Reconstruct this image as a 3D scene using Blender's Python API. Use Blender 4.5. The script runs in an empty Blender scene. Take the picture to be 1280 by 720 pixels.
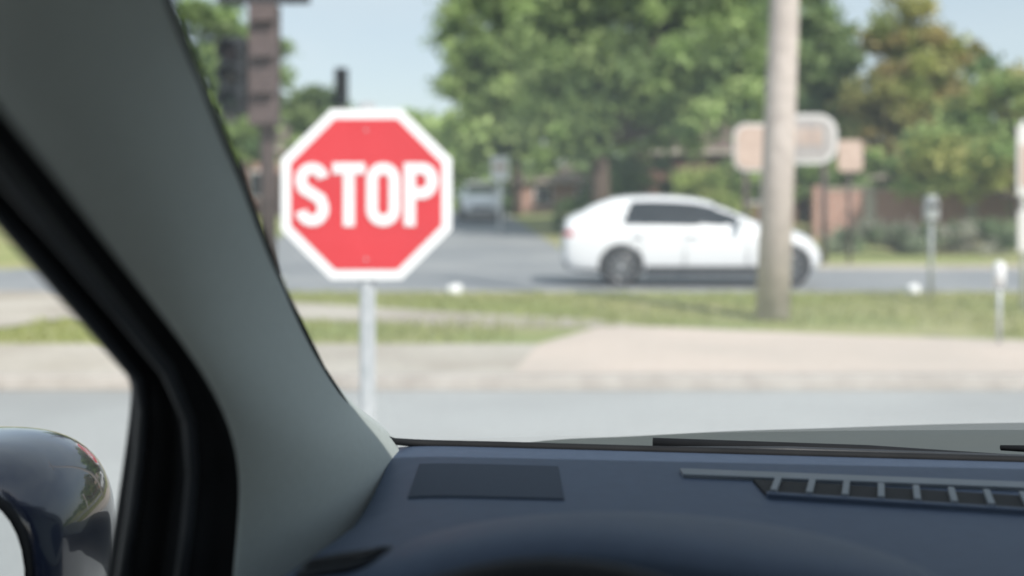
import bpy, bmesh, math, random
import numpy as np
from mathutils import Vector, Matrix
random.seed(7)
rng = np.random.default_rng(11)
S = bpy.context.scene
COL = S.collection

# ------------------------------------------------------------ materials
def mat(name, c1, c2=None, scale=5.0, rough=0.7, bump=0.0, bscale=None, metal=0.0, coat=0.0, detail=6, spec=0.5, dist=0.02):
    m = bpy.data.materials.new(name); m.use_nodes = True
    nt = m.node_tree; b = nt.nodes['Principled BSDF']
    b.inputs['Roughness'].default_value = rough
    b.inputs['Metallic'].default_value = metal
    b.inputs['Coat Weight'].default_value = coat
    b.inputs['Specular IOR Level'].default_value = spec
    tc = nt.nodes.new('ShaderNodeTexCoord')
    n = nt.nodes.new('ShaderNodeTexNoise'); n.inputs['Scale'].default_value = scale; n.inputs['Detail'].default_value = detail
    nt.links.new(tc.outputs['Object'], n.inputs['Vector'])
    r = nt.nodes.new('ShaderNodeValToRGB')
    r.color_ramp.elements[0].position = 0.32; r.color_ramp.elements[1].position = 0.68
    c2 = c2 or tuple(min(1, x*1.12) for x in c1)
    r.color_ramp.elements[0].color = (*c1, 1); r.color_ramp.elements[1].color = (*c2, 1)
    nt.links.new(n.outputs['Fac'], r.inputs['Fac']); nt.links.new(r.outputs['Color'], b.inputs['Base Color'])
    if bump > 0:
        n2 = nt.nodes.new('ShaderNodeTexNoise'); n2.inputs['Scale'].default_value = bscale or scale*6; n2.inputs['Detail'].default_value = 4
        nt.links.new(tc.outputs['Object'], n2.inputs['Vector'])
        bp = nt.nodes.new('ShaderNodeBump'); bp.inputs['Strength'].default_value = bump; bp.inputs['Distance'].default_value = dist
        nt.links.new(n2.outputs['Fac'], bp.inputs['Height']); nt.links.new(bp.outputs['Normal'], b.inputs['Normal'])
    return m

def two_scale(m, c3, scale, lo, hi):
    """blend a third colour over the base with a large-scale noise (wear, patches)"""
    nt = m.node_tree; b = nt.nodes['Principled BSDF']
    src = b.inputs['Base Color'].links[0].from_socket
    tc = nt.nodes.new('ShaderNodeTexCoord'); n = nt.nodes.new('ShaderNodeTexNoise')
    n.inputs['Scale'].default_value = scale; n.inputs['Detail'].default_value = 5
    nt.links.new(tc.outputs['Object'], n.inputs['Vector'])
    mr = nt.nodes.new('ShaderNodeMapRange'); mr.inputs[1].default_value = lo; mr.inputs[2].default_value = hi
    nt.links.new(n.outputs['Fac'], mr.inputs[0])
    mx = nt.nodes.new('ShaderNodeMix'); mx.data_type = 'RGBA'
    nt.links.new(mr.outputs[0], mx.inputs[0]); nt.links.new(src, mx.inputs[6]); mx.inputs[7].default_value = (*c3, 1)
    nt.links.new(mx.outputs[2], b.inputs['Base Color'])
    return m

M_grass = two_scale(mat('grass', (.20,.24,.08), (.28,.32,.12), 9, .95, .6, 60), (.39,.35,.19), .45, .42, .72)
M_asph = two_scale(mat('asphalt', (.33,.345,.345), (.40,.415,.415), 30, .9, .3, 200), (.28,.29,.29), .35, .45, .7)
M_asph2 = two_scale(mat('asphalt_dark', (.21,.225,.24), (.27,.285,.30), 25, .9, .3, 200), (.32,.33,.335), .3, .45, .7)
M_conc = two_scale(mat('concrete', (.43,.40,.35), (.52,.48,.42), 12, .9, .3, 150), (.33,.29,.24), .6, .42, .72)
M_apron = two_scale(mat('concrete_apron', (.54,.455,.39), (.60,.52,.455), 12, .9, .3, 150), (.46,.41,.36), .5, .42, .72)
M_kerb = mat('kerb_concrete', (.36,.33,.30), (.46,.43,.40), 5, .9, .3, 100)
M_white = mat('white_paint', (.74,.75,.76), (.80,.81,.82), 4, .45)
M_red = mat('sign_red', (.58,.018,.024), (.64,.024,.032), 3, .4)
M_steel = mat('galvanised_steel', (.45,.48,.5), (.58,.6,.62), 20, .5, metal=.3)
M_pole = mat('weathered_pole', (.42,.37,.34), (.56,.50,.46), 6, .9, .5, 40)
M_black = mat('black_rubber', (.007,.008,.010), (.011,.012,.014), 20, .75, spec=.25)
M_blk2 = mat('black_plastic', (.016,.018,.021), (.022,.025,.03), 40, .5, .15, 500, dist=.001)
M_trim = mat('pillar_fabric', (.36,.395,.385), (.38,.42,.41), 160, .95, .25, 1100, dist=.0006, spec=.2)
M_dash = mat('dashboard_vinyl', (.036,.056,.096), (.042,.064,.108), 60, .62, .35, 700, dist=.0012, spec=.4)
M_grille = mat('speaker_cloth', (.018,.028,.046), (.034,.048,.072), 900, .9)
M_bezel = mat('vent_bezel', (.10,.12,.14), (.115,.135,.16), 30, .5)
M_hood = mat('hood_paint', (.06,.07,.068), (.08,.09,.085), 3, .6)
M_navy = mat('mirror_housing_paint', (.010,.015,.034), (.013,.019,.042), 3, .25, coat=1)
M_mirror = mat('mirror_glass', (.85,.87,.88), (.86,.88,.89), 3, .04, metal=1)
M_paintw = mat('car_paint_white', (.74,.76,.79), (.76,.78,.81), 2, .3, coat=.8)
M_glass = mat('car_glass', (.02,.025,.03), (.03,.036,.042), 2, .08)
M_tail = mat('tail_lamp', (.45,.04,.04), (.5,.05,.05), 3, .2)
M_lamp = mat('head_lamp', (.6,.62,.65), (.7,.7,.72), 9, .1)
M_rim = mat('alloy_rim', (.30,.31,.33), (.38,.39,.41), 5, .3, metal=.7)
M_tyre = mat('tyre', (.02,.02,.02), (.03,.03,.03), 30, .9)
M_bark = mat('bark', (.07,.05,.04), (.13,.10,.08), 14, .95, .6, 40)
M_sig = mat('signal_black', (.012,.014,.017), (.018,.020,.024), 5, .6)
M_brown = mat('rusty_brown_metal', (.075,.056,.055), (.12,.088,.084), 8, .7)
M_roof = mat('shingle_roof', (.10,.075,.065), (.16,.12,.105), 12, .95, .5, 60)
M_tan = mat('tan_panel', (.46,.34,.28), (.56,.43,.36), 4, .6)
M_wood = mat('brown_siding', (.14,.08,.06), (.2,.12,.09), 4, .9)

def brick(name, a, b_, mort):
    m = bpy.data.materials.new(name); m.use_nodes = True; nt = m.node_tree; b = nt.nodes['Principled BSDF']
    b.inputs['Roughness'].default_value = .9
    tc = nt.nodes.new('ShaderNodeTexCoord'); mp = nt.nodes.new('ShaderNodeMapping'); mp.inputs['Rotation'].default_value = (math.radians(90), 0, 0)
    br = nt.nodes.new('ShaderNodeTexBrick'); br.inputs['Scale'].default_value = 4
    br.inputs['Color1'].default_value = (*a, 1); br.inputs['Color2'].default_value = (*b_, 1); br.inputs['Mortar'].default_value = (*mort, 1)
    nt.links.new(tc.outputs['Object'], mp.inputs[0]); nt.links.new(mp.outputs[0], br.inputs['Vector']); nt.links.new(br.outputs['Color'], b.inputs['Base Color'])
    return m
M_brick = brick('red_brick', (.34,.18,.145), (.42,.24,.195), (.43,.38,.34))

def leafmat(name):
    m = bpy.data.materials.new(name); m.use_nodes = True; nt = m.node_tree
    b = nt.nodes['Principled BSDF']; b.inputs['Roughness'].default_value = .55; b.inputs['Specular IOR Level'].default_value = .3
    at = nt.nodes.new('ShaderNodeAttribute'); at.attribute_name = 'Col'
    nt.links.new(at.outputs['Color'], b.inputs['Base Color'])
    tr = nt.nodes.new('ShaderNodeBsdfTranslucent'); nt.links.new(at.outputs['Color'], tr.inputs['Color'])
    mx = nt.nodes.new('ShaderNodeMixShader'); mx.inputs[0].default_value = .4
    nt.links.new(b.outputs[0], mx.inputs[1]); nt.links.new(tr.outputs[0], mx.inputs[2])
    nt.links.new(mx.outputs[0], nt.nodes['Material Output'].inputs['Surface'])
    return m
M_leaf = leafmat('foliage')

# ------------------------------------------------------------ mesh helpers
def empty(name, loc=(0,0,0), rotz=0):
    e = bpy.data.objects.new(name, None); COL.objects.link(e); e.location = loc; e.rotation_euler = (0,0,rotz); e.empty_display_size = .2
    return e
def mesh(name, verts, faces, m, parent=None, smooth=False, bevel=0, subd=0, solid=0):
    me = bpy.data.meshes.new(name); me.from_pydata([tuple(v) for v in verts], [], faces); me.update()
    bm = bmesh.new(); bm.from_mesh(me); bmesh.ops.recalc_face_normals(bm, faces=bm.faces); bm.to_mesh(me); bm.free()
    o = bpy.data.objects.new(name, me); COL.objects.link(o)
    if m: me.materials.append(m)
    if smooth: me.polygons.foreach_set('use_smooth', [True]*len(me.polygons))
    if solid:
        s = o.modifiers.new('s','SOLIDIFY'); s.thickness = solid; s.offset = 0
    if bevel:
        b = o.modifiers.new('b','BEVEL'); b.width = bevel; b.segments = 3; b.limit_method = 'ANGLE'
    if subd:
        b = o.modifiers.new('u','SUBSURF'); b.levels = subd; b.render_levels = subd
    if parent: o.parent = parent
    return o
def box(name, c, s, m, parent=None, bevel=0, rot=None):
    v = [Vector((x*s[0]/2, y*s[1]/2, z*s[2]/2)) for x in (-1,1) for y in (-1,1) for z in (-1,1)]
    if rot: v = [Matrix.Rotation(rot[2],3,'Z')@Matrix.Rotation(rot[1],3,'Y')@Matrix.Rotation(rot[0],3,'X')@p for p in v]
    v = [p+Vector(c) for p in v]
    f = [(0,1,3,2),(4,6,7,5),(0,4,5,1),(2,3,7,6),(0,2,6,4),(1,5,7,3)]
    return mesh(name, v, f, m, parent, bevel=bevel)
def tube(name, pts, rad, m, parent=None, n=12, smooth=True):
    pts = [Vector(p) for p in pts]
    if not hasattr(rad, '__len__'): rad = [rad]*len(pts)
    V=[];F=[]
    for i,p in enumerate(pts):
        d = (pts[min(i+1,len(pts)-1)]-pts[max(i-1,0)]).normalized()
        a = d.orthogonal().normalized() if i==0 else (a - d*a.dot(d)).normalized()
        b = d.cross(a)
        for k in range(n):
            t = 2*math.pi*k/n; V.append(p+(a*math.cos(t)+b*math.sin(t))*rad[i])
    for i in range(len(pts)-1):
        for k in range(n):
            F.append((i*n+k, i*n+(k+1)%n, (i+1)*n+(k+1)%n, (i+1)*n+k))
    F.append(tuple(range(n))); F.append(tuple((len(pts)-1)*n+k for k in range(n)))
    return mesh(name, V, F, m, parent, smooth)
def loft(name, rows, m, parent=None, subd=2, solid=0.0, smooth=True):
    V=[];F=[];n=len(rows[0])
    for r in rows: V += list(r)
    for i in range(len(rows)-1):
        for k in range(n-1):
            F.append((i*n+k,i*n+k+1,(i+1)*n+k+1,(i+1)*n+k))
    return mesh(name, V, F, m, parent, smooth, subd=subd, solid=solid)

# ------------------------------------------------------------ terrain
def sm(a,b,x):
    t=max(0,min(1,(x-a)/(b-a))); return t*t*(3-2*t)
def zt(y):
    if y < 7.301: return -.1
    if y < 14.699: return 0.0
    return -.1 + 1.15*sm(22,50,y)
YB = [-80,-20,0,3,5,7.3,7.302,8,9,9.6,10.2,11,12,12.6,13.3,14.698,14.7,16,18,20,22] + list(range(23,61)) + [70,90,130,200,400,900]
def sheet(name, y0, y1, xl, xr, dz, m):
    ys = sorted(set([y0]+[y for y in YB if y0<y<y1]+[y1]))
    V=[];F=[]
    for y in ys:
        z = zt(y)+dz; V += [(xl(y),y,z),(xr(y),y,z)]
    for i in range(len(ys)-1): F.append((2*i,2*i+1,2*i+3,2*i+2))
    return mesh(name,V,F,m)
def pw(pts):
    xs=[p[0] for p in pts]; vs=[p[1] for p in pts]
    return lambda y: float(np.interp(y,xs,vs))
c = lambda v: (lambda y: v)
sheet('ground', -80, 900, c(-900), c(900), 0, M_grass)
sheet('near_road', -79, 7.25, c(-90), c(90), .004, M_asph)
sheet('sidewalk', 7.36, 9.0, c(-60), c(60), .006, M_conc)
sheet('driveway_apron', 7.38, 10.3, pw([(7.38,.0),(9,.25),(10.3,.9)]), pw([(7.38,12),(8.7,9),(9.1,4.6),(10.3,1.5)]), .010, M_apron)
sheet('footpath', 10.3, 13.2, pw([(10.3,-.2),(11,-2.2),(11.5,-14),(13.2,-14)]), pw([(10.3,1.4),(11.0,.9),(12.2,-1.5),(13.2,-3.2)]), .008, M_conc)
sheet('corner_pavement', 9.05, 14.6, c(-60), pw([(9.05,-5.6),(11,-5.0),(12,-5.6),(14.6,-6.3)]), .012, M_conc)
sheet('cross_street', 14.76, 22.0, c(-90), c(90), .004, M_asph2)
sheet('side_street', 21.9, 200, pw([(22,-11),(30,-8),(60,-6),(200,-20)]), pw([(22,2.3),(24,1.7),(30,1.3),(41,.2),(60,-1.4),(200,-14)]), .010, M_asph2)
box('kerb', (0,7.305,-.045), (120,.13,.11), M_kerb, bevel=.015)
box('kerb', (0,14.74,-.045), (120,.13,.11), M_kerb, bevel=.015)
box('kerb', (31.5,22.05,-.06), (58,.14,.1), M_conc, bevel=.015)

# grass blades tufts on the verge
def grass_tufts():
    n=16000
    x=rng.uniform(-5.2,9,n); y=rng.uniform(9.05,14.6,n)
    keep=[]
    for i in range(n):
        if y[i]<10.3 and x[i]>.0 and not (x[i]>4.6 and y[i]>9.15): continue
        if 10.3<=y[i]<13.2 and x[i]<1.4-(y[i]-10.3)*1.55 and y[i]>10.9: continue
        keep.append(i)
    x=x[keep];y=y[keep];n=len(x)
    h=rng.uniform(.03,.08,n); a=rng.uniform(0,6.28,n); w=.012
    V=np.zeros((n,3,3))
    V[:,0,0]=x-np.cos(a)*w;V[:,0,1]=y-np.sin(a)*w;V[:,1,0]=x+np.cos(a)*w;V[:,1,1]=y+np.sin(a)*w
    V[:,2,0]=x+rng.normal(0,.03,n);V[:,2,1]=y+rng.normal(0,.03,n);V[:,2,2]=h
    me=bpy.data.meshes.new('grass_tufts');me.from_pydata(V.reshape(-1,3).tolist(),[],[(3*i,3*i+1,3*i+2) for i in range(n)])
    o=bpy.data.objects.new('grass',me);COL.objects.link(o);me.materials.append(M_leaf)
    base=np.array([.28,.31,.12]);cc=base*rng.uniform(.7,1.3,(n,1))+rng.uniform(0,.08,(n,1))*np.array([1,.8,.3])
    ca=me.color_attributes.new('Col','FLOAT_COLOR','POINT');d=np.ones((n*3,4));d[:,:3]=np.repeat(cc,3,0);ca.data.foreach_set('color',d.ravel())
grass_tufts()

# ------------------------------------------------------------ foliage
def leaves(name, blobs, n, size, cols, parent=None, clump=.45, nclump=40):
    P=[];C=[]
    cols=np.array(cols)
    tot=sum(b[3]**2 for b in blobs)
    for b in blobs:
        cx,cy,cz,r = b[:4]; sz=b[4] if len(b)>4 else 1.0
        nc=max(6,int(nclump*r*r/4)); nl=max(8,int(n*r*r/tot/nc))
        for k in range(nc):
            d=rng.normal(size=3); d/=np.linalg.norm(d); rr=r*rng.uniform(.35,1.02)**.6
            cc=np.array([cx,cy,cz])+d*rr*np.array([1,1,sz])
            col=cols[rng.integers(len(cols))]*rng.uniform(.7,1.25)
            cr=clump*rng.uniform(.6,1.5)
            q=rng.normal(size=(nl,3))*np.array([1,1,.7])*cr*.6+cc
            P.append(q); C.append(col*rng.uniform(.75,1.25,(nl,1)))
    P=np.concatenate(P);C=np.concatenate(C);N=len(P)
    u=rng.normal(size=(N,3));u/=np.linalg.norm(u,axis=1)[:,None]
    v=rng.normal(size=(N,3));v=np.cross(u,v);v/=np.linalg.norm(v,axis=1)[:,None]
    s=size*rng.uniform(.6,1.3,(N,1))
    V=np.stack([P-u*s,P-v*s*.55,P+u*s,P+v*s*.55],1).reshape(-1,3)
    me=bpy.data.meshes.new(name);me.vertices.add(4*N);me.vertices.foreach_set('co',V.ravel())
    me.loops.add(4*N);me.loops.foreach_set('vertex_index',np.arange(4*N))
    me.polygons.add(N);me.polygons.foreach_set('loop_start',np.arange(0,4*N,4))
    me.update(calc_edges=True);me.validate()
    ca=me.color_attributes.new('Col','FLOAT_COLOR','POINT');d=np.ones((4*N,4));d[:,:3]=np.repeat(C,4,0);ca.data.foreach_set('color',d.ravel())
    me.materials.append(M_leaf)
    o=bpy.data.objects.new(name,me);COL.objects.link(o)
    if parent:o.parent=parent
    return o
def sc(L_,k): return [tuple(min(.6,x*k) for x in q) for q in L_]
G1=sc([(.125,.17,.065),(.16,.21,.08),(.10,.14,.05),(.19,.24,.10)],2.45)
G2=sc([(.08,.12,.05),(.11,.15,.065),(.065,.10,.045),(.13,.17,.075)],2.25)
GO=[(.50,.42,.18),(.40,.40,.16),(.32,.38,.14),(.54,.45,.22)]
GY=[(.38,.41,.13),(.43,.43,.16),(.28,.34,.11),(.46,.43,.17)]
def tree(name, x, y, blobs, tr, n, size, cols, nclump=40, clump=.45):
    z0=zt(y); e=empty(name,(x,y,z0))
    fork=min(b[2]-b[3]*.6 for b in blobs)
    tube('trunk',[(0,0,-.1),(.05,0,fork*.5),(0,.05,fork)],[tr*1.25,tr,tr*.85],M_bark,e)
    for i,b in enumerate(blobs):
        p=Vector((0,.05,fork-.1)); q=Vector(b[:3]); mid=p.lerp(q,.5)+Vector((rng.normal()*.2,0,-.2))
        tube('limb_%d'%i,[p,mid,q],[tr*.6,tr*.4,tr*.15],M_bark,e,n=8)
        for j in range(3):
            d=Vector(rng.normal(size=3)).normalized(); r=q+d*b[3]*.8
            tube('branch_%d_%d'%(i,j),[mid.lerp(q,.6),q+d*b[3]*.4,r],[tr*.22,tr*.14,.01],M_bark,e,n=5)
    leaves('crown',blobs,n,size,cols,e,clump,nclump)
    return e
tree('deciduous_tree', .2,45,[(-1.6,0,4.0,1.7),(1.2,0,4.1,2.1),(-.2,0,6.2,2.4),(-2.2,.3,6.4,1.4),(-1.7,.5,8.6,2.1),(1.8,-.5,8.6,2.4),(0,0,10.9,2.4),(2.6,0,6.2,2.0)],.2,30000,.19,G1,46,.5)
tree('deciduous_tree', 2.8,32,[(-1.0,0,4.1,1.5),(1.0,.5,4.5,1.8),(3.0,0,4.7,1.7),(-.9,0,6.0,1.8),(1.8,-.4,6.4,2.0),(3.9,.3,6.6,1.7),(.4,0,8.8,2.1),(3.0,0,9.0,2.0),(4.6,0,4.8,1.3)],.3,34000,.15,G1+G2[:2],44,.5)
tree('deciduous_tree', 9.8,42,[(-2.4,0,4.6,2),(1,0,5.2,2.2),(-.8,0,8,2.7),(2,0,8.6,2.0),(-2.6,0,9.8,2.2),(3.2,0,5.6,1.8)],.3,22000,.2,G2)
tree('deciduous_tree', 13.4,46,[(-1.5,0,4.2,2.0),(.8,0,4.4,2.2),(-.8,0,7.0,2.0),(.9,0,7.8,1.5)],.25,12000,.2,G2)
tree('autumn_tree', 15.0,38,[(0,0,3.4,1.6),(-.7,0,5.0,1.5),(.6,0,6.0,1.5),(-.1,0,7.6,1.3),(1.0,0,4.4,1.3)],.2,14000,.15,GO+GY[:3])
tree('maple_tree', 15.5,30.5,[(-1.6,0,2.6,1.3),(.9,0,2.5,1.4),(-.4,0,4.0,1.4),(1.6,.3,4.1,1.3),(-2.6,0,2.2,1.0)],.18,15000,.13,GY+G1)
tree('deciduous_tree', 20.5,44,[(-1.6,0,3.6,2.2),(1.5,0,4.2,2.4),(-.6,0,6.0,1.8)],.22,9000,.2,G2+GY)
tree('deciduous_tree', -11.4,41,[(0,0,4,1.8),(-.6,0,6,1.7),(.6,0,6.6,1.4),(-1,0,8,1.3)],.2,12000,.17,G1[:3]+G2)
tree('deciduous_tree', -8.2,43,[(0,0,2.9,1.6),(-.6,0,4.6,1.2),(.9,0,3.6,1.4)],.18,9000,.17,G2)
tree('deciduous_tree', -7,64,[(0,0,4.2,2.1),(1.8,0,4.6,2.1),(3.6,0,3.8,1.9)],.2,9000,.24,G1)
tree('deciduous_tree', 7.6,50,[(-1,0,3.2,2.2),(3,0,3.6,2.4),(0,0,7,2.7),(3.4,0,7.2,2.6)],.25,14000,.24,G2)
# shrubs
def shrub(name,x,y,blobs,n,size,cols):
    e=empty(name,(x,y,zt(y)))
    for i,b in enumerate(blobs): tube('stem_%d'%i,[(0,0,0),(b[0]*.5,b[1]*.5,b[2]*.5),b[:3]],[.05,.04,.02],M_bark,e,n=6)
    leaves('foliage',blobs,n,size,cols,e,.22,70); return e
shrub('bush',4.9,28,[(-.7,0,1.1,.75),(.1,0,1.5,.95),(.9,0,1.2,.75)],8000,.07,[(.36,.43,.15),(.29,.38,.12),(.42,.47,.18)])
shrub('bush',1.8,34,[(0,0,.6,.7),(1.1,0,.6,.8)],4000,.08,G2)
shrub('bush',5.6,36.5,[(-2,0,1.2,1.1),(-.6,0,1.4,1.2),(.8,0,1.2,1.1),(2.2,0,1.6,1.2)],8000,.11,G2)
shrub('bush',12.8,34.2,[(i*1.35-4,0,2.0+.5*math.sin(i*2.1),1.15) for i in range(8)],14000,.12,G2+G1)
shrub('hedge',11.3,27.2,[(i*.62-2.2,0,.4,.48,.8) for i in range(8)],11000,.06,[(.28,.33,.23),(.35,.38,.28),(.22,.29,.16),(.42,.42,.35)])
shrub('hedge',17.5,29,[(i*.8-2,0,.6,.7,.9) for i in range(6)],7000,.07,G1)
# distant tree line
bl=[]
for i in range(80):
    x=-150+i*4.2+rng.normal(); y=rng.uniform(80,105); r=rng.uniform(2.4,3.8)
    if -26<x<-9: r*=.7
    bl.append((x,y,zt(y)+r*.7,r,.9))
leaves('distant_trees',bl,36000,.46,G2+G1,None,1.0,26)
bl=[(x+rng.normal()*.5,60+rng.normal(),zt(60)+rng.uniform(.8,1.8),rng.uniform(1.3,2.0)) for x in range(-34,44,2) if not -8<x<0]
leaves('distant_shrubs',bl,24000,.25,G2,None,.6,26)

# ------------------------------------------------------------ houses
def house(name,x,y,w,d,h,rh,wall,roofm,wins):
    z=zt(y)-.2; e=empty(name,(x,y,z)); h+=.2
    box('walls',(0,d/2,h/2),(w,d,h),wall,e)
    o=.35
    V=[(-w/2-o,-o,h),(w/2+o,-o,h),(w/2+o,d+o,h),(-w/2-o,d+o,h),(-w/2+d*.3,d/2,h+rh),(w/2-d*.3,d/2,h+rh)]
    V=[(a,b,c_+.003) for a,b,c_ in V]
    mesh('roof',V,[(0,1,5,4),(1,2,5),(2,3,4,5),(3,0,4),(0,3,2,1)],roofm,e)
    box('fascia',(0,-o-.02,h-.08),(w+2*o,.04,.18),M_conc,e)
    for i,(wx,wz,ww,wh) in enumerate(wins):
        box('window_frame_%d'%i,(wx,-.02,wz),(ww+.16,.06,wh+.16),M_white,e)
        box('window_%d'%i,(wx,-.045,wz),(ww,.03,wh),M_glass,e)
        box('mullion_%d'%i,(wx,-.07,wz),(.05,.03,wh),M_white,e)
    return e
house('brick_house',16.6,37,8.0,6,2.0,1.1,M_brick,M_roof,[(-2.4,1.2,.9,.9),(1.2,1.2,1.2,.9)])
house('brown_house',8.2,38.5,5.6,6,2.9,1.7,M_wood,M_roof,[(-1.4,1.6,.9,1.0),(1.2,1.6,.9,1.0)])
house('brick_house',-13.3,47,7.5,7,3.1,1.6,M_brick,M_roof,[(-1.5,1.6,1,1.1),(1.5,1.6,1,1.1)])
house('brick_house',3.0,58,5.4,7,1.9,1.0,M_brick,M_roof,[(-1.2,1.2,.9,.9),(1.3,1.2,.9,.9)])
# low garden wall beside the lawn
e=empty('garden_wall',(13.3,32.6,zt(32.6)))
box('wall',(0,0,.75),(6.9,.25,1.7),M_brick,e); box('coping',(0,0,1.63),(7.0,.34,.08),M_conc,e)
for i in range(5): box('pier_%d'%i,(-3.3+i*1.65,-.02,.8),(.34,.36,1.85),M_conc if i in(1,3) else M_brick,e)

# ------------------------------------------------------------ stop sign
def stroke(name, path, w, z, m, parent, closed=False):
    pts=[Vector(p) for p in path]; n=len(pts); L=[];R=[]
    for i in range(n):
        if closed: a=pts[i-1]; b=pts[(i+1)%n]
        else: a=pts[max(i-1,0)]; b=pts[min(i+1,n-1)]
        d=(b-a).normalized(); nn=Vector((-d.y,d.x)); 
        d1=(pts[i]-a).normalized() if (pts[i]-a).length>1e-6 else d
        cs=max(.6,Vector((-d1.y,d1.x)).dot(nn))
        L.append(pts[i]+nn*w/2/cs); R.append(pts[i]-nn*w/2/cs)
    V=[(p.x,z,p.y) for p in L]+[(p.x,z,p.y) for p in R]
    F=[(i,(i+1)%n,n+(i+1)%n,n+i) for i in range(n if closed else n-1)]
    V2=V+[(a,b+.003,c_) for a,b,c_ in V]
    k=len(V); F2=F+[tuple(j+k for j in f) for f in F]
    return mesh(name,V2,F2,m,parent)
e=empty('stop_sign',(-.644,4.4,-.1))
cz=1.387
def octa(R,y0,y1,m,name):
    R=R/math.cos(math.pi/8)
    V=[(R*math.cos(math.pi/8+k*math.pi/4),y,cz+R*math.sin(math.pi/8+k*math.pi/4)) for y in (y0,y1) for k in range(8)]
    F=[tuple(range(8)),tuple(range(8,16))]+[(k,(k+1)%8,8+(k+1)%8,8+k) for k in range(8)]
    return mesh(name,V,F,m,e,bevel=.002)
octa(.379,0,.006,M_white,'border_plate'); octa(.332,-.003,.001,M_red,'red_face')
hh=.141; W=.051
def arc(cx,cy,rx,ry,a0,a1,n=10): return [(cx+rx*math.cos(math.radians(a0+(a1-a0)*i/n)),cy+ry*math.sin(math.radians(a0+(a1-a0)*i/n))) for i in range(n+1)]
h2=hh-W/2; rw=.073-W/2+.002
Sx=-.238
pS=arc(Sx,h2-.052,rw,.052,10,190,10)+[(Sx-rw*.75,.026),(Sx,.003),(Sx+rw*.75,-.02)]+arc(Sx,-h2+.052,rw,.052,10,-170,10)
for nm,pth,cl in (('letter_s',pS,False),
    ('letter_t_stem',[(-.076,-hh),(-.076,hh-W+.002)],False),('letter_t_bar',[(-.076-.072,hh-W/2),(-.076+.072,hh-W/2)],False),
    ('letter_o',arc(.076,h2-.05,rw,.05,0,180)+arc(.076,-h2+.05,rw,.05,180,360),True),
    ('letter_p_stem',[(.237-.07+W/2,-hh),(.237-.07+W/2,hh)],False),
    ('letter_p_bowl',[(.237-.07+W+.001,hh-W/2),(.237,hh-W/2)]+arc(.237+.012,hh-W/2-.055,rw-.006,.055,80,-80)+[(.237,hh-W/2-.11),(.237-.07+W+.001,hh-W/2-.11)],False)):
    o=stroke(nm,pth,W,-.0075,M_white,e,cl); o.location=(0,0,cz)
box('post_web',(0,.016,.90),(.03,.006,1.8),M_steel,e)
for sx in (-1,1):
    box('post_side_%d'%(sx+1),(sx*.018,.026,.90),(.005,.026,1.8),M_steel,e); box('post_flange_%d'%(sx+1),(sx*.026,.037,.90),(.018,.005,1.8),M_steel,e)
for zz in (1.10,1.67): tube('bolt_%d'%int(zz*10),[(0,-.009,zz),(0,.01,zz)],.006,M_steel,e,n=8)

# ------------------------------------------------------------ utility pole
e=empty('utility_pole',(2.87,11.0,0))
tube('pole',[(0,0,-.1),(.08,0,2),(.16,0,4),(.34,0,8.5)],[.185,.17,.15,.125],M_pole,e,n=24)
box('crossarm',(.32,-.16,8.0),(2.4,.1,.12),M_pole,e)
for i in range(4): tube('insulator_%d'%i,[(-.7+i*.68,-.16,8.06),(-.7+i*.68,-.16,8.2)],[.035,.05],M_steel,e)
tube('conduit',[(.15,-.08,0),(.21,-.09,2),(.26,-.07,4)],.025,M_pole,e)

# ------------------------------------------------------------ traffic signals
def signal_head(e,x,y,z,s=1.0,m=M_sig,facing=-1):
    box('head',(x,y,z),(.36*s,.24*s,1.07*s),m,e,bevel=.03)
    for i,cc in enumerate(((.035,.012,.012),(.035,.026,.012),(.012,.028,.02))):
        zz=z+(.34-.34*i)*s; yy=y+facing*.12*s
        lm=bpy.data.materials.get('lens_%d'%i) or mat('lens_%d'%i,cc,None,3,.5)
        tube('lens_%d'%i,[(x,yy,zz),(x,yy+facing*.015,zz)],.13*s,lm,e,n=16)
        V=[];F=[];n=14
        for k in range(n+1):
            t=math.radians(-30+240*k/n)
            V+=[(x+.15*s*math.cos(t),yy,zz+.15*s*math.sin(t)),(x+.15*s*math.cos(t),yy+facing*.26*s,zz+.15*s*math.sin(t)-.03)]
        for k in range(n):F.append((2*k,2*k+1,2*k+3,2*k+2))
        mesh('visor_%d'%i,V,F,m,e,solid=.012)
e=empty('traffic_signal',(-3.48,14.0,0))
tube('pole',[(0,.2,-.05),(0,.2,5.6)],[.12,.09],M_brown,e,n=16)
box('base',(0,.2,.12),(.42,.42,.3),M_steel,e,bevel=.04)
signal_head(e,-.43,0,3.10)
box('side_head',(0.0,0,3.25),(.40,.30,1.7),M_brown,e,bevel=.03)
for i in range(3): box('side_visor_%d'%i,(.03,-.2,3.85-i*.5),(.3,.2,.05),M_brown,e,bevel=.01)
for z in (2.7,3.5): tube('bracket_%d'%int(z*10),[(-.43,.05,z),(0,.2,z)],.03,M_sig,e,n=8)
box('street_name_sign',(.0,-.03,4.22),(1.3,.03,.24),M_sig,e,bevel=.01)
e=empty('traffic_signal',(-5.65,33,zt(33)))
tube('pole',[(.0,.2,-.1),(.0,.2,5.5)],[.11,.08],M_brown,e); signal_head(e,0,0,5.0,1.15)

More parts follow.
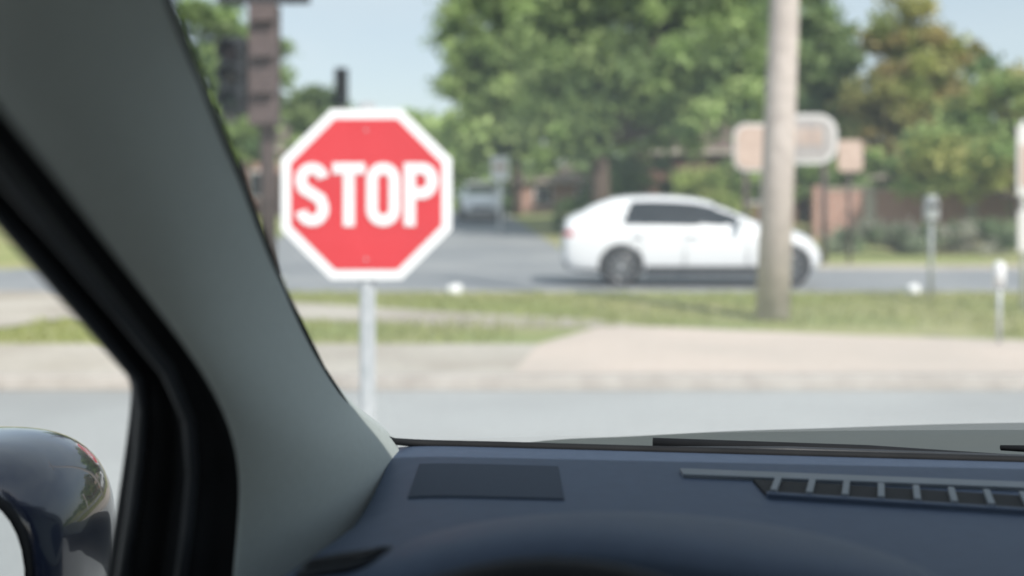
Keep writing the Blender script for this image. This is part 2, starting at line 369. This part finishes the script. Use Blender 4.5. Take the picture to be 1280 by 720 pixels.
# ------------------------------------------------------------ roadside signs and posts
e=empty('roadside_sign',(6.6,24,zt(24)))
for x in (-.95,.95): tube('post_%d'%(x>0),[(x,.1,-.1),(x,.1,3.4)],.07,M_brown,e)
def rrect(name,cx,cz_,w,h,r,y,t,m,par):
    P=[]
    for (sx,sz,a0) in((1,1,0),(-1,1,90),(-1,-1,180),(1,-1,270)):
        for k in range(7):
            a=math.radians(a0+15*k);P.append((cx+sx*(w/2-r)+r*math.cos(a-math.radians(0)),cz_+sz*(h/2-r)+r*math.sin(a)))
    n=len(P);V=[(p[0],y,p[1]) for p in P]+[(p[0],y+t,p[1]) for p in P]
    return mesh(name,V,[tuple(range(n)),tuple(range(n,2*n))]+[(k,(k+1)%n,n+(k+1)%n,n+k) for k in range(n)],m,par)
M_pgrey=mat('panel_grey',(.30,.28,.28),(.42,.39,.37),4,.6)
M_frame=mat('frame_paint',(.58,.57,.56),(.66,.65,.64),4,.5)
rrect('frame',.35,3.0,1.75,1.2,.45,-.06,.1,M_frame,e); rrect('panel',.35,3.0,1.55,1.0,.38,-.08,.02,M_pgrey,e)
rrect('frame_2',-.78,2.8,.95,1.15,.3,-.03,.08,M_frame,e); rrect('panel_2',-.78,2.8,.84,1.02,.25,-.05,.02,M_tan,e)
for i in range(4): box('lettering_%d'%i,(-.05+i*.26,-.09,3.05),(.18,.02,.42),M_tan,e,bevel=.02)
rrect('small_panel',1.55,2.6,.6,.75,.1,-.03,.06,M_tan,e); tube('small_post',[(1.55,.06,-.1),(1.55,.06,2.9)],.04,M_brown,e)
e=empty('street_sign',(-.42,35,zt(35)))
tube('post',[(0,.05,-.1),(0,.05,2.6)],.07,M_white,e); box('panel',(0,0,2.25),(.62,.04,.85),M_white,e,bevel=.02); box('band',(0,-.025,2.3),(.45,.012,.2),M_tan,e)
e=empty('street_sign',(6.19,12,0))
tube('post',[(0,.05,-.1),(0,.05,2.3)],.035,M_frame,e); box('panel',(.02,0,1.8),(.26,.03,.85),M_frame,e,bevel=.03); box('band',(.02,-.02,1.75),(.18,.012,.5),M_tan,e)
box('lower_plate',(.0,0,.95),(.2,.03,.5),M_frame,e,bevel=.02)
e=empty('marker_post',(4.43,9.05,0))
tube('post',[(0,0,0),(0,0,.62)],.02,M_steel,e); tube('cap',[(0,0,.52),(0,0,.72),(0,0,.75)],[.05,.05,.02],M_white,e)
e=empty('parking_meter',(5.85,13.9,0))
M_meter=mat('meter_grey',(.30,.32,.33),(.37,.39,.40),10,.6)
tube('post',[(0,0,0),(0,0,1.05)],.03,M_meter,e); box('housing',(0,0,1.2),(.2,.14,.3),M_meter,e,bevel=.05); tube('dome',[(-.07,0,1.36),(.07,0,1.36)],.06,M_meter,e); box('display',(0,-.075,1.27),(.12,.01,.08),M_sig,e)
def glint_blob(name,x,y,s):
    bm=bmesh.new();bmesh.ops.create_icosphere(bm,subdivisions=3,radius=1)
    for v in bm.verts:
        k=1+.12*math.sin(v.co.x*4+x)+.1*math.sin(v.co.y*5+v.co.z*3); v.co*=k; v.co.z=v.co.z*.9+.6
        v.co*=s
    me=bpy.data.meshes.new(name);bm.to_mesh(me);bm.free();me.materials.append(M_white);me.polygons.foreach_set('use_smooth',[True]*len(me.polygons))
    o=bpy.data.objects.new(name,me);COL.objects.link(o);o.location=(x,y,0)
glint_blob('reflection_blob',-.82,14.3,.10);glint_blob('reflection_blob',5.75,14.3,.10)  # white blobs standing in for bright reflections in the windshield

# ------------------------------------------------------------ cars
def lathe_wheel(par,x,y,side):
    n=32;prof=[(.20,.10),(.25,.115),(.31,.115),(.34,.095),(.345,0),(.34,-.095),(.31,-.115),(.20,-.10)]
    V=[];F=[]
    for k in range(n):
        t=2*math.pi*k/n
        for r,w in prof: V.append((x+r*math.cos(t),y+w,.345+r*math.sin(t)))
    m_=len(prof)
    for k in range(n):
        for j in range(m_-1): F.append((k*m_+j,k*m_+j+1,((k+1)%n)*m_+j+1,((k+1)%n)*m_+j))
    mesh('tyre',V,F,M_tyre,par,True)
    tube('wheel_well_disc',[(x,y+side*.02,.345),(x,y+side*.05,.345)],.225,M_blk2,par,n=24)
    for k in range(10):
        t=math.pi*2*k/10
        c0=Vector((x+.12*math.cos(t),y+side*.085,.345+.12*math.sin(t)))
        box('spoke_%d'%k,c0,(.19,.03,.03),M_rim,par,rot=(0,-t,0))
    V=[];F=[]
    for k in range(n):
        t=2*math.pi*k/n
        for r,w in((.205,.06),(.215,.108),(.232,.112),(.232,.05)): V.append((x+r*math.cos(t),y+side*w,.345+r*math.sin(t)))
    for k in range(n):
        for j in range(3):F.append((k*4+j,k*4+j+1,((k+1)%n)*4+j+1,((k+1)%n)*4+j))
    mesh('rim',V,F,M_rim,par,True); tube('hub',[(x,y+side*.07,.345),(x,y+side*.105,.345)],.045,M_rim,par)
ST=[(0.0,.46,.80,.90,.66,.5),(.05,.32,.95,1.14,.80,.60),(.12,.27,1.00,1.20,.84,.62),(.3,.23,1.04,1.28,.88,.62),(.52,.22,1.04,1.42,.90,.60),(.85,.2,1.03,1.54,.91,.58),(1.3,.2,1.02,1.575,.92,.60),(1.9,.2,1.01,1.57,.92,.61),(2.45,.2,1.0,1.52,.92,.60),(2.9,.2,.99,1.34,.92,.62),(3.3,.2,.98,1.14,.91,.66),(3.48,.2,.96,1.07,.91,.68),(3.9,.2,.90,1.01,.89,.66),(4.2,.23,.80,.91,.83,.58),(4.36,.27,.68,.79,.74,.5),(4.46,.34,.5,.60,.58,.4)]
def build_car(name,loc,rz,paint):
    e=empty(name,loc,rz)
    V=[];F=[]
    for (x,zb,zl,ztp,w,wt) in ST:
        half=[(w*.84,zb),(w*.955,zb+.12),(w*1.0,zb*.40+zl*.60),(w*.985,zl-.08),(w*.93,zl),(wt+.03,ztp-.07),(wt*.82,ztp-.01)]
        ring=[(0,zb)]+half+[(0,ztp+.012)]+[(-a,b) for a,b in reversed(half)]
        V+=[(x,a,b) for a,b in ring]
    n=16
    for i in range(len(ST)-1):
        for k in range(n): F.append((i*n+k,i*n+(k+1)%n,(i+1)*n+(k+1)%n,(i+1)*n+k))
    F.append(tuple(range(n)));F.append(tuple((len(ST)-1)*n+k for k in range(n)))
    b=mesh('tmp',V,F,paint,None,True,subd=3)
    cut=[]
    for wx in(.99,3.83):
        for s in(-1,1):
            o=tube('cut',[(wx,s*.62,.35),(wx,s*1.2,.35)],.385,None,None,n=40,smooth=False);cut.append(o)
            md=b.modifiers.new('bo','BOOLEAN');md.operation='DIFFERENCE';md.object=o;md.solver='EXACT'
    bpy.context.view_layer.update()
    dg=bpy.context.evaluated_depsgraph_get();me=bpy.data.meshes.new_from_object(b.evaluated_get(dg))
    for o in cut+[b]: bpy.data.objects.remove(o)
    body=bpy.data.objects.new('body',me);COL.objects.link(body);body.parent=e
    me.materials.clear()
    for m in(paint,M_glass,M_blk2,M_tail,M_lamp):me.materials.append(m)
    xs=[s[0] for s in ST];tops=[s[3] for s in ST]
    for p in me.polygons:
        cx,cy,cz_=p.center;nx,ny,nz=p.normal;i=0;top=float(np.interp(cx,xs,tops));a=abs(cy)
        side=abs(ny)>.55
        if cz_>1.05 and side and cz_<top-.12 and .98+(cz_-1.0)*.45<cx<3.12 and not(2.0<cx<2.05): i=1
        elif 2.62<cx<3.36 and a<.60 and nz>.3 and cz_>1.10 and cz_<1.48: i=1
        elif .30<cx<.80 and a<.50 and nz>.3 and cz_>1.24: i=1
        for wx in(.99,3.83):
            if math.hypot(cx-wx,cz_-.35)<.388 and (abs(a-.62)<.01 or math.hypot(cx-wx,cz_-.35)>.38) and abs(ny)<.95 or (abs(a-.62)<.012 and math.hypot(cx-wx,cz_-.35)<.39): i=2
        if cz_<.29 : i=2
        if cx<.20 and .86<cz_<.96 and a>.5: i=3
        if cx>4.12 and .64<cz_<.78 and a>.42: i=4
        if cx>4.3 and .38<cz_<.52 and a<.45: i=2
        if cx<.1 and cz_<.42: i=2
        p.material_index=i
    for wx in(.99,3.83):
        for s in(-1,1): lathe_wheel(e,wx,s*.79,s)
    for s in(-1,1):
        box('door_mirror_%d'%(s+1),(2.98,s*.98,1.08),(.12,.2,.13),paint,e,bevel=.035)
        for hx in(1.25,2.2): box('door_handle_%d_%d'%(s+1,int(hx*10)),(hx,s*.925,.86),(.2,.03,.03),M_rim,e,bevel=.01)
        box('sill_reflection_%d'%(s+1),(2.41,s*.875,.28),(2.0,.06,.16),M_blk2,e,bevel=.02)  # dark sill strip, stands in for the reflection low on the doors
        for hx in(1.32,2.06,3.12):box('door_seam_%d_%d'%(s+1,int(hx*100)),(hx,s*.892,.68),(.008,.05,.56),M_blk2,e)
    box('number_plate',(-.005,0,.72),(.02,.5,.12),M_white,e,bevel=.005)
    return e
build_car('white_car',(.88,17.75,-.096),math.radians(-1.5),M_paintw)
build_car('white_car',(-1.5,44,zt(42)+.02),math.radians(-86),M_paintw)

# ------------------------------------------------------------ the car we sit in
C=empty('car_interior')
R=[(-.150,.38,1.352),(-.154,.42,1.336),(-.160,.46,1.317),(-.168,.53,1.289),(-.172,.63,1.236),(-.175,.75,1.161),(-.166,.86,1.083),(-.150,.95,1.021),(-.112,1.05,.974),(-.108,1.03,.90),(-.130,.98,.82)]
L=[(-.240,.33,1.335),(-.228,.36,1.313),(-.214,.38,1.285),(-.216,.42,1.266),(-.219,.50,1.225),(-.214,.58,1.174),(-.200,.64,1.123),(-.195,.70,1.069),(-.200,.74,1.019),(-.208,.76,.977),(-.214,.76,.916)]
Wn=[(-.275,.38,1.300),(-.267,.42,1.271),(-.259,.45,1.244),(-.257,.50,1.212),(-.252,.56,1.169),(-.250,.61,1.136),(-.254,.66,1.110),(-.270,.70,1.086),(-.2825,.72,1.0475),(-.2935,.73,.998),(-.309,.74,.924)]
rows=[]
for r,l in zip(R,L):
    r=Vector(r);l=Vector(l)
    mid=[r.lerp(l,t)+Vector((.004*math.sin(math.pi*t),-.036*math.sin(math.pi*t)**.8,0)) for t in(.1,.22,.36,.5,.64,.78,.9)]
    rows.append([r+Vector((-.012,.05,0)),r,r+Vector((-.001,-.003,0))]+mid+[l+Vector((0,-.002,0)),l,l+Vector((-.003,.03,0))])
loft('pillar_trim',rows,M_trim,C,2,.004)
rows=[]
for l,w in zip(L,Wn):
    l=Vector(l);w=Vector(w);o=lambda t,dy:l.lerp(w,t)+Vector((0,dy,0))
    rows.append([o(0,.03),o(.02,.012),o(.22,.014),o(.30,-.004),o(.45,-.008),o(.52,.012),o(.62,.014),o(.7,-.002),o(.9,-.004),o(1,.004),o(1.0,.05)])
loft('door_frame',rows,M_black,C,2,.004)
tube('weatherstrip',[Vector(l).lerp(Vector(w),.38)+Vector((0,-.012,0)) for l,w in zip(L,Wn)],.0045,M_blk2,C)
tube('window_bead',[Vector(l).lerp(Vector(w),.82)+Vector((0,-.008,0)) for l,w in zip(L,Wn)],.005,M_blk2,C)
loft('pillar_outer',[[Vector(r)+Vector((-.014,.052,0)),Vector(r).lerp(Vector(w),.5)+Vector((-.01,.11,.02)),Vector(w)+Vector((-.01,.06,0))] for r,w in list(zip(R,Wn))[:8]],M_navy,C,2,.004)

def xl(y): return float(np.interp(y,[.5,.66,.71,.823,.95,1.05],[-.19,-.18,-.166,-.134,-.125,-.120]))
def near(x): return .60+.045*math.exp(-((x-.02)/.10)**2)
def dz(x,y):
    z=.974-.028*(x+.12)
    q=1-((x-.095)/.215)**2-((y-.63)/.16)**2
    q=max(0,q); z+=.040*q**.6*min(1,q*4)
    z-=(.020-.017*sm(.85,1.03,y))*math.exp(-max(0,x-xl(y))/.02)
    z-=.012*math.exp(-max(0,y-near(x))/.012)
    z-=.003*math.exp(-max(0,1.055-y)/.02)
    return z
nx,ny=130,60
rows=[]
for j in range(ny+1):
    row=[]
    for i in range(nx+1):
        u=(i/nx)**1.4; y=.62+(1.055-.62)*j/ny
        x=xl(y)+(1.2-xl(y))*u
        y=near(x)+(1.055-near(x))*(j/ny)**1.2
        row.append((x,y,dz(x,y)))
    a=row[0]; row=[(a[0]-.004,a[1],a[2]-.2),(a[0]-.004,a[1],a[2]-.01)]+row
    rows.append(row)
f0=[(x,y+.02,z-.25) for x,y,z in rows[0]]; f1=[(x,y-.002,z-.012) for x,y,z in rows[0]]
rows=[f0,f1]+rows
loft('dashboard',rows,M_dash,C,0)
# one continuous black seal: down the pillar, round the corner, along the foot of the glass
sp=[Vector(r)+Vector((.0022,.002,0)) for r in R[:7]]+[Vector((-.1505,.95,1.022)),Vector((-.136,1.0,.993)),Vector((-.122,1.035,.979)),Vector((-.106,1.056,.9725))]+[Vector((x,1.058,dz(x,1.055)+.001)) for x in np.linspace(-.08,1.2,20)]
tube('glass_seal',sp,[.0022]*7+[.0026,.003,.0035,.004]+[.0045]*20,M_black,C)
# defroster / centre vent
def strip(name,xs,yc,hw,z0,th,m,tilt=0):
    V=[];F=[]
    for x in xs:
        for s in(-1,1):
            y=yc(x)+s*hw; xx=x+s*hw*tilt; V.append((xx,y,dz(xx,y)+z0)); V.append((xx,y,dz(xx,y)+z0-th))
    n=len(xs)
    for i in range(n-1):
        a=4*i;b=a+4
        F+=[(a,a+2,b+2,b),(a+1,b+1,b+3,a+3),(a,b,b+1,a+1),(a+2,a+3,b+3,b+2)]
    F+=[(0,1,3,2),(4*n-4,4*n-2,4*n-1,4*n-3)]
    return mesh(name,V,F,m,C,bevel=.001)
bz=lambda x:.952-.045*(x-.17)
vc=lambda x:.910-.13*(x-.23)
strip('vent_bezel',np.linspace(.162,.95,30),bz,.011,.004,.01,M_bezel)
strip('vent_recess',np.linspace(.226,.95,30),vc,.024,.003,.01,M_black)
for i in range(24):
    x=.238+i*.0305
    strip('vent_rib_%d'%i,np.linspace(x,x+.006,2),vc,.023,.007,.007,M_bezel,tilt=.37)
strip('vent_lip',np.linspace(.226,.95,30),lambda x:vc(x)-.0275,.0035,.005,.008,M_dash)
strip('speaker_grille',np.linspace(-.09,.045,12),lambda x:.912,.055,.0018,.004,M_grille)
strip('side_vent_frame',np.linspace(-.145,-.085,8),lambda x:.69+(x+.11)*.35,.013,.006,.02,M_blk2)
strip('side_vent_slot',np.linspace(-.140,-.090,8),lambda x:.69+(x+.11)*.35,.008,.0085,.006,M_black)
# steering wheel
V=[];F=[];n,m_=64,12;Rr,rr=.185,.014
T=Matrix.Translation((.02,.47,.845))@Matrix.Rotation(math.radians(68),4,'X')
for k in range(n):
    t=2*math.pi*k/n
    for j in range(m_):
        s=2*math.pi*j/m_; V.append(T@Vector(((Rr+rr*math.cos(s))*math.cos(t),(Rr+rr*math.cos(s))*math.sin(t),rr*math.sin(s))))
for k in range(n):
    for j in range(m_):F.append((k*m_+j,k*m_+(j+1)%m_,((k+1)%n)*m_+(j+1)%m_,((k+1)%n)*m_+j))
mesh('steering_wheel_rim',V,F,M_black,C,True)
box('steering_hub',(.02,.485,.838),(.16,.06,.12),M_blk2,C,bevel=.025)
for a in(-1,1): box('steering_spoke_%d'%(a+1),(.02+a*.12,.48,.840),(.14,.025,.03),M_blk2,C,bevel=.008)
# cowl, hood, wipers
rows=[]
for y,z,dr in((1.065,.945,.0),(1.13,.920,.0),(1.2,.920,.0),(1.25,.942,.0),(1.4,.908,.01),(1.7,.835,.02),(2.0,.745,.03),(2.2,.65,.05),(2.25,.45,.06)):
    rows.append([(x,y,z-dr*abs(x-.6)-(.04 if x<-.0 else 0)+.012*math.exp(-((x-.75)/.3)**2)-.008*(x<.2)) for x in np.linspace(-.25,1.45,14)])
loft('hood',rows,M_hood,C,2,.004)
tube('wiper_arm',[(.16,1.13,.955),(.4,1.12,.947),(.68,1.10,.93)],[.006,.008,.011],M_black,C)
tube('wiper_blade',[(.0,1.09,.958),(.3,1.085,.957),(.62,1.08,.948)],[.003,.005,.004],M_blk2,C,n=8)
tube('wiper_arm_2',[(.55,1.12,.952),(.72,1.11,.948),(1.1,1.1,.93)],[.003,.008,.011],M_black,C)
# windshield; translucent dust layer added to give a milky haze
mg=bpy.data.materials.new('windshield_glass');mg.use_nodes=True;nt=mg.node_tree;nt.nodes.remove(nt.nodes['Principled BSDF'])
tr=nt.nodes.new('ShaderNodeBsdfTransparent');gl=nt.nodes.new('ShaderNodeBsdfGlossy');gl.inputs['Roughness'].default_value=.02;df=nt.nodes.new('ShaderNodeBsdfTranslucent')
df.inputs['Color'].default_value=(.9,.9,.9,1)
m1=nt.nodes.new('ShaderNodeMixShader');m2=nt.nodes.new('ShaderNodeMixShader');m2.inputs[0].default_value=.02
nz=nt.nodes.new('ShaderNodeTexNoise');nz.inputs['Scale'].default_value=5;mrn=nt.nodes.new('ShaderNodeMapRange');mrn.inputs[3].default_value=.07;mrn.inputs[4].default_value=.14
nt.links.new(nz.outputs[0],mrn.inputs[0]);nt.links.new(mrn.outputs[0],m1.inputs[0]);nt.links.new(tr.outputs[0],m1.inputs[1]);nt.links.new(df.outputs[0],m1.inputs[2])
nt.links.new(m1.outputs[0],m2.inputs[1]);nt.links.new(gl.outputs[0],m2.inputs[2]);nt.links.new(m2.outputs[0],nt.nodes['Material Output'].inputs[0])
rows=[]
for r in R[:9]:
    r=Vector(r)+Vector((-.004,.012,0)); rows.append([r+Vector((k*1.32/8,.05*math.sin(math.pi*k/8),0)) for k in range(9)])
loft('windshield',rows,mg,C,0)
# roof, doors, rear
box('headliner',(.5,-.57,1.405),(1.6,2.2,.035),M_trim,C,bevel=.01)
box('roof_panel',(.5,-.57,1.435),(1.66,2.22,.015),M_navy,C,bevel=.005)
box('door_panel',(-.37,-.3,.48),(.08,2.0,.8),M_blk2,C,bevel=.02)
box('far_door_panel',(1.36,-.3,.48),(.08,2.6,.9),M_blk2,C,bevel=.02)
tube('far_pillar',[(1.22,1.05,.95),(1.24,.75,1.16),(1.27,.42,1.39)],.03,M_trim,C)
box('rear_panel',(.5,-1.7,.55),(1.7,.1,.9),M_blk2,C,bevel=.03)
box('floor',(.5,-.3,.08),(1.7,2.8,.05),M_blk2,C)
# door mirror
bm=bmesh.new();bmesh.ops.create_uvsphere(bm,u_segments=48,v_segments=32,radius=1)
for v in bm.verts:
    p=v.co; q=[math.copysign(abs(t)**(2/2.8),t) for t in p]
    X=Vector((q[0]*.122,q[1]*.12,q[2]*.125)); 
    if X.y<-.085: X.y=-.085
    v.co=X+Vector((-.525,.97,.877))
me=bpy.data.meshes.new('mirror_housing');bm.to_mesh(me);bm.free();me.materials.append(M_navy);me.polygons.foreach_set('use_smooth',[True]*len(me.polygons))
o=bpy.data.objects.new('mirror_housing',me);COL.objects.link(o);o.parent=C
def sup(name,cx,y,cz_,rx,rz,t,m):
    P=[]
    for k in range(40):
        a=2*math.pi*k/40;P.append((cx+math.copysign(abs(math.cos(a))**.7,math.cos(a))*rx,cz_+math.copysign(abs(math.sin(a))**.7,math.sin(a))*rz))
    V=[(p[0],y,p[1]) for p in P]+[(p[0],y+t,p[1]) for p in P];n=40
    return mesh(name,V,[tuple(range(n)),tuple(range(n,2*n))]+[(k,(k+1)%n,n+(k+1)%n,n+k) for k in range(n)],m,C)
sup('mirror_bezel',-.525,.880,.877,.100,.104,.006,M_black); sup('mirror_pane',-.524,.877,.877,.095,.098,.002,M_mirror)
tube('mirror_stalk',[(-.46,.96,.82),(-.40,.90,.83),(-.33,.82,.85)],[.045,.035,.04],M_navy,C)

# ------------------------------------------------------------ light, sky, camera
el=math.radians(42);az=math.radians(28)
sun=bpy.data.lights.new('sun','SUN');sun.energy=4.8;sun.angle=math.radians(.5);sun.color=(1,.95,.87)
so=bpy.data.objects.new('sun',sun);COL.objects.link(so);so.rotation_euler=(math.pi/2-el,0,az);so.location=(0,0,20)
w=bpy.data.worlds.new('World');S.world=w;w.use_nodes=True;nt=w.node_tree
bg=nt.nodes['Background'];sk=nt.nodes.new('ShaderNodeTexSky');sk.sky_type='NISHITA';sk.sun_disc=False
sk.sun_elevation=el;sk.sun_rotation=math.pi-az;sk.dust_density=1.2;sk.air_density=1.2;sk.ozone_density=1.0
# thin high haze over the blue, uneven
tc=nt.nodes.new('ShaderNodeTexCoord');mp=nt.nodes.new('ShaderNodeMapping');mp.inputs['Scale'].default_value=(1,1,3)
nz=nt.nodes.new('ShaderNodeTexNoise');nz.inputs['Scale'].default_value=2.2;nz.inputs['Detail'].default_value=5
mr=nt.nodes.new('ShaderNodeMapRange');mr.inputs[1].default_value=.3;mr.inputs[2].default_value=.7;mr.inputs[3].default_value=.40;mr.inputs[4].default_value=.80
mx=nt.nodes.new('ShaderNodeMix');mx.data_type='RGBA';mx.inputs[7].default_value=(5.6,6.4,6.8,1)
nt.links.new(tc.outputs['Generated'],mp.inputs[0]);nt.links.new(mp.outputs[0],nz.inputs['Vector']);nt.links.new(nz.outputs['Fac'],mr.inputs[0])
nt.links.new(mr.outputs[0],mx.inputs[0]);nt.links.new(sk.outputs[0],mx.inputs[6]);nt.links.new(mx.outputs[2],bg.inputs[0]);bg.inputs[1].default_value=.14
cam=bpy.data.cameras.new('camera');co=bpy.data.objects.new('camera',cam);COL.objects.link(co);S.camera=co
co.location=(0,0,1.22);co.rotation_euler=(math.pi/2,0,0);cam.lens=35;cam.sensor_width=36;cam.shift_y=-.0766
cam.clip_start=.02;cam.clip_end=2000
cam.dof.use_dof=True;cam.dof.focus_distance=1.15;cam.dof.aperture_fstop=2.4
S.view_settings.view_transform='Standard';S.view_settings.look='None';S.view_settings.exposure=0;S.view_settings.gamma=1
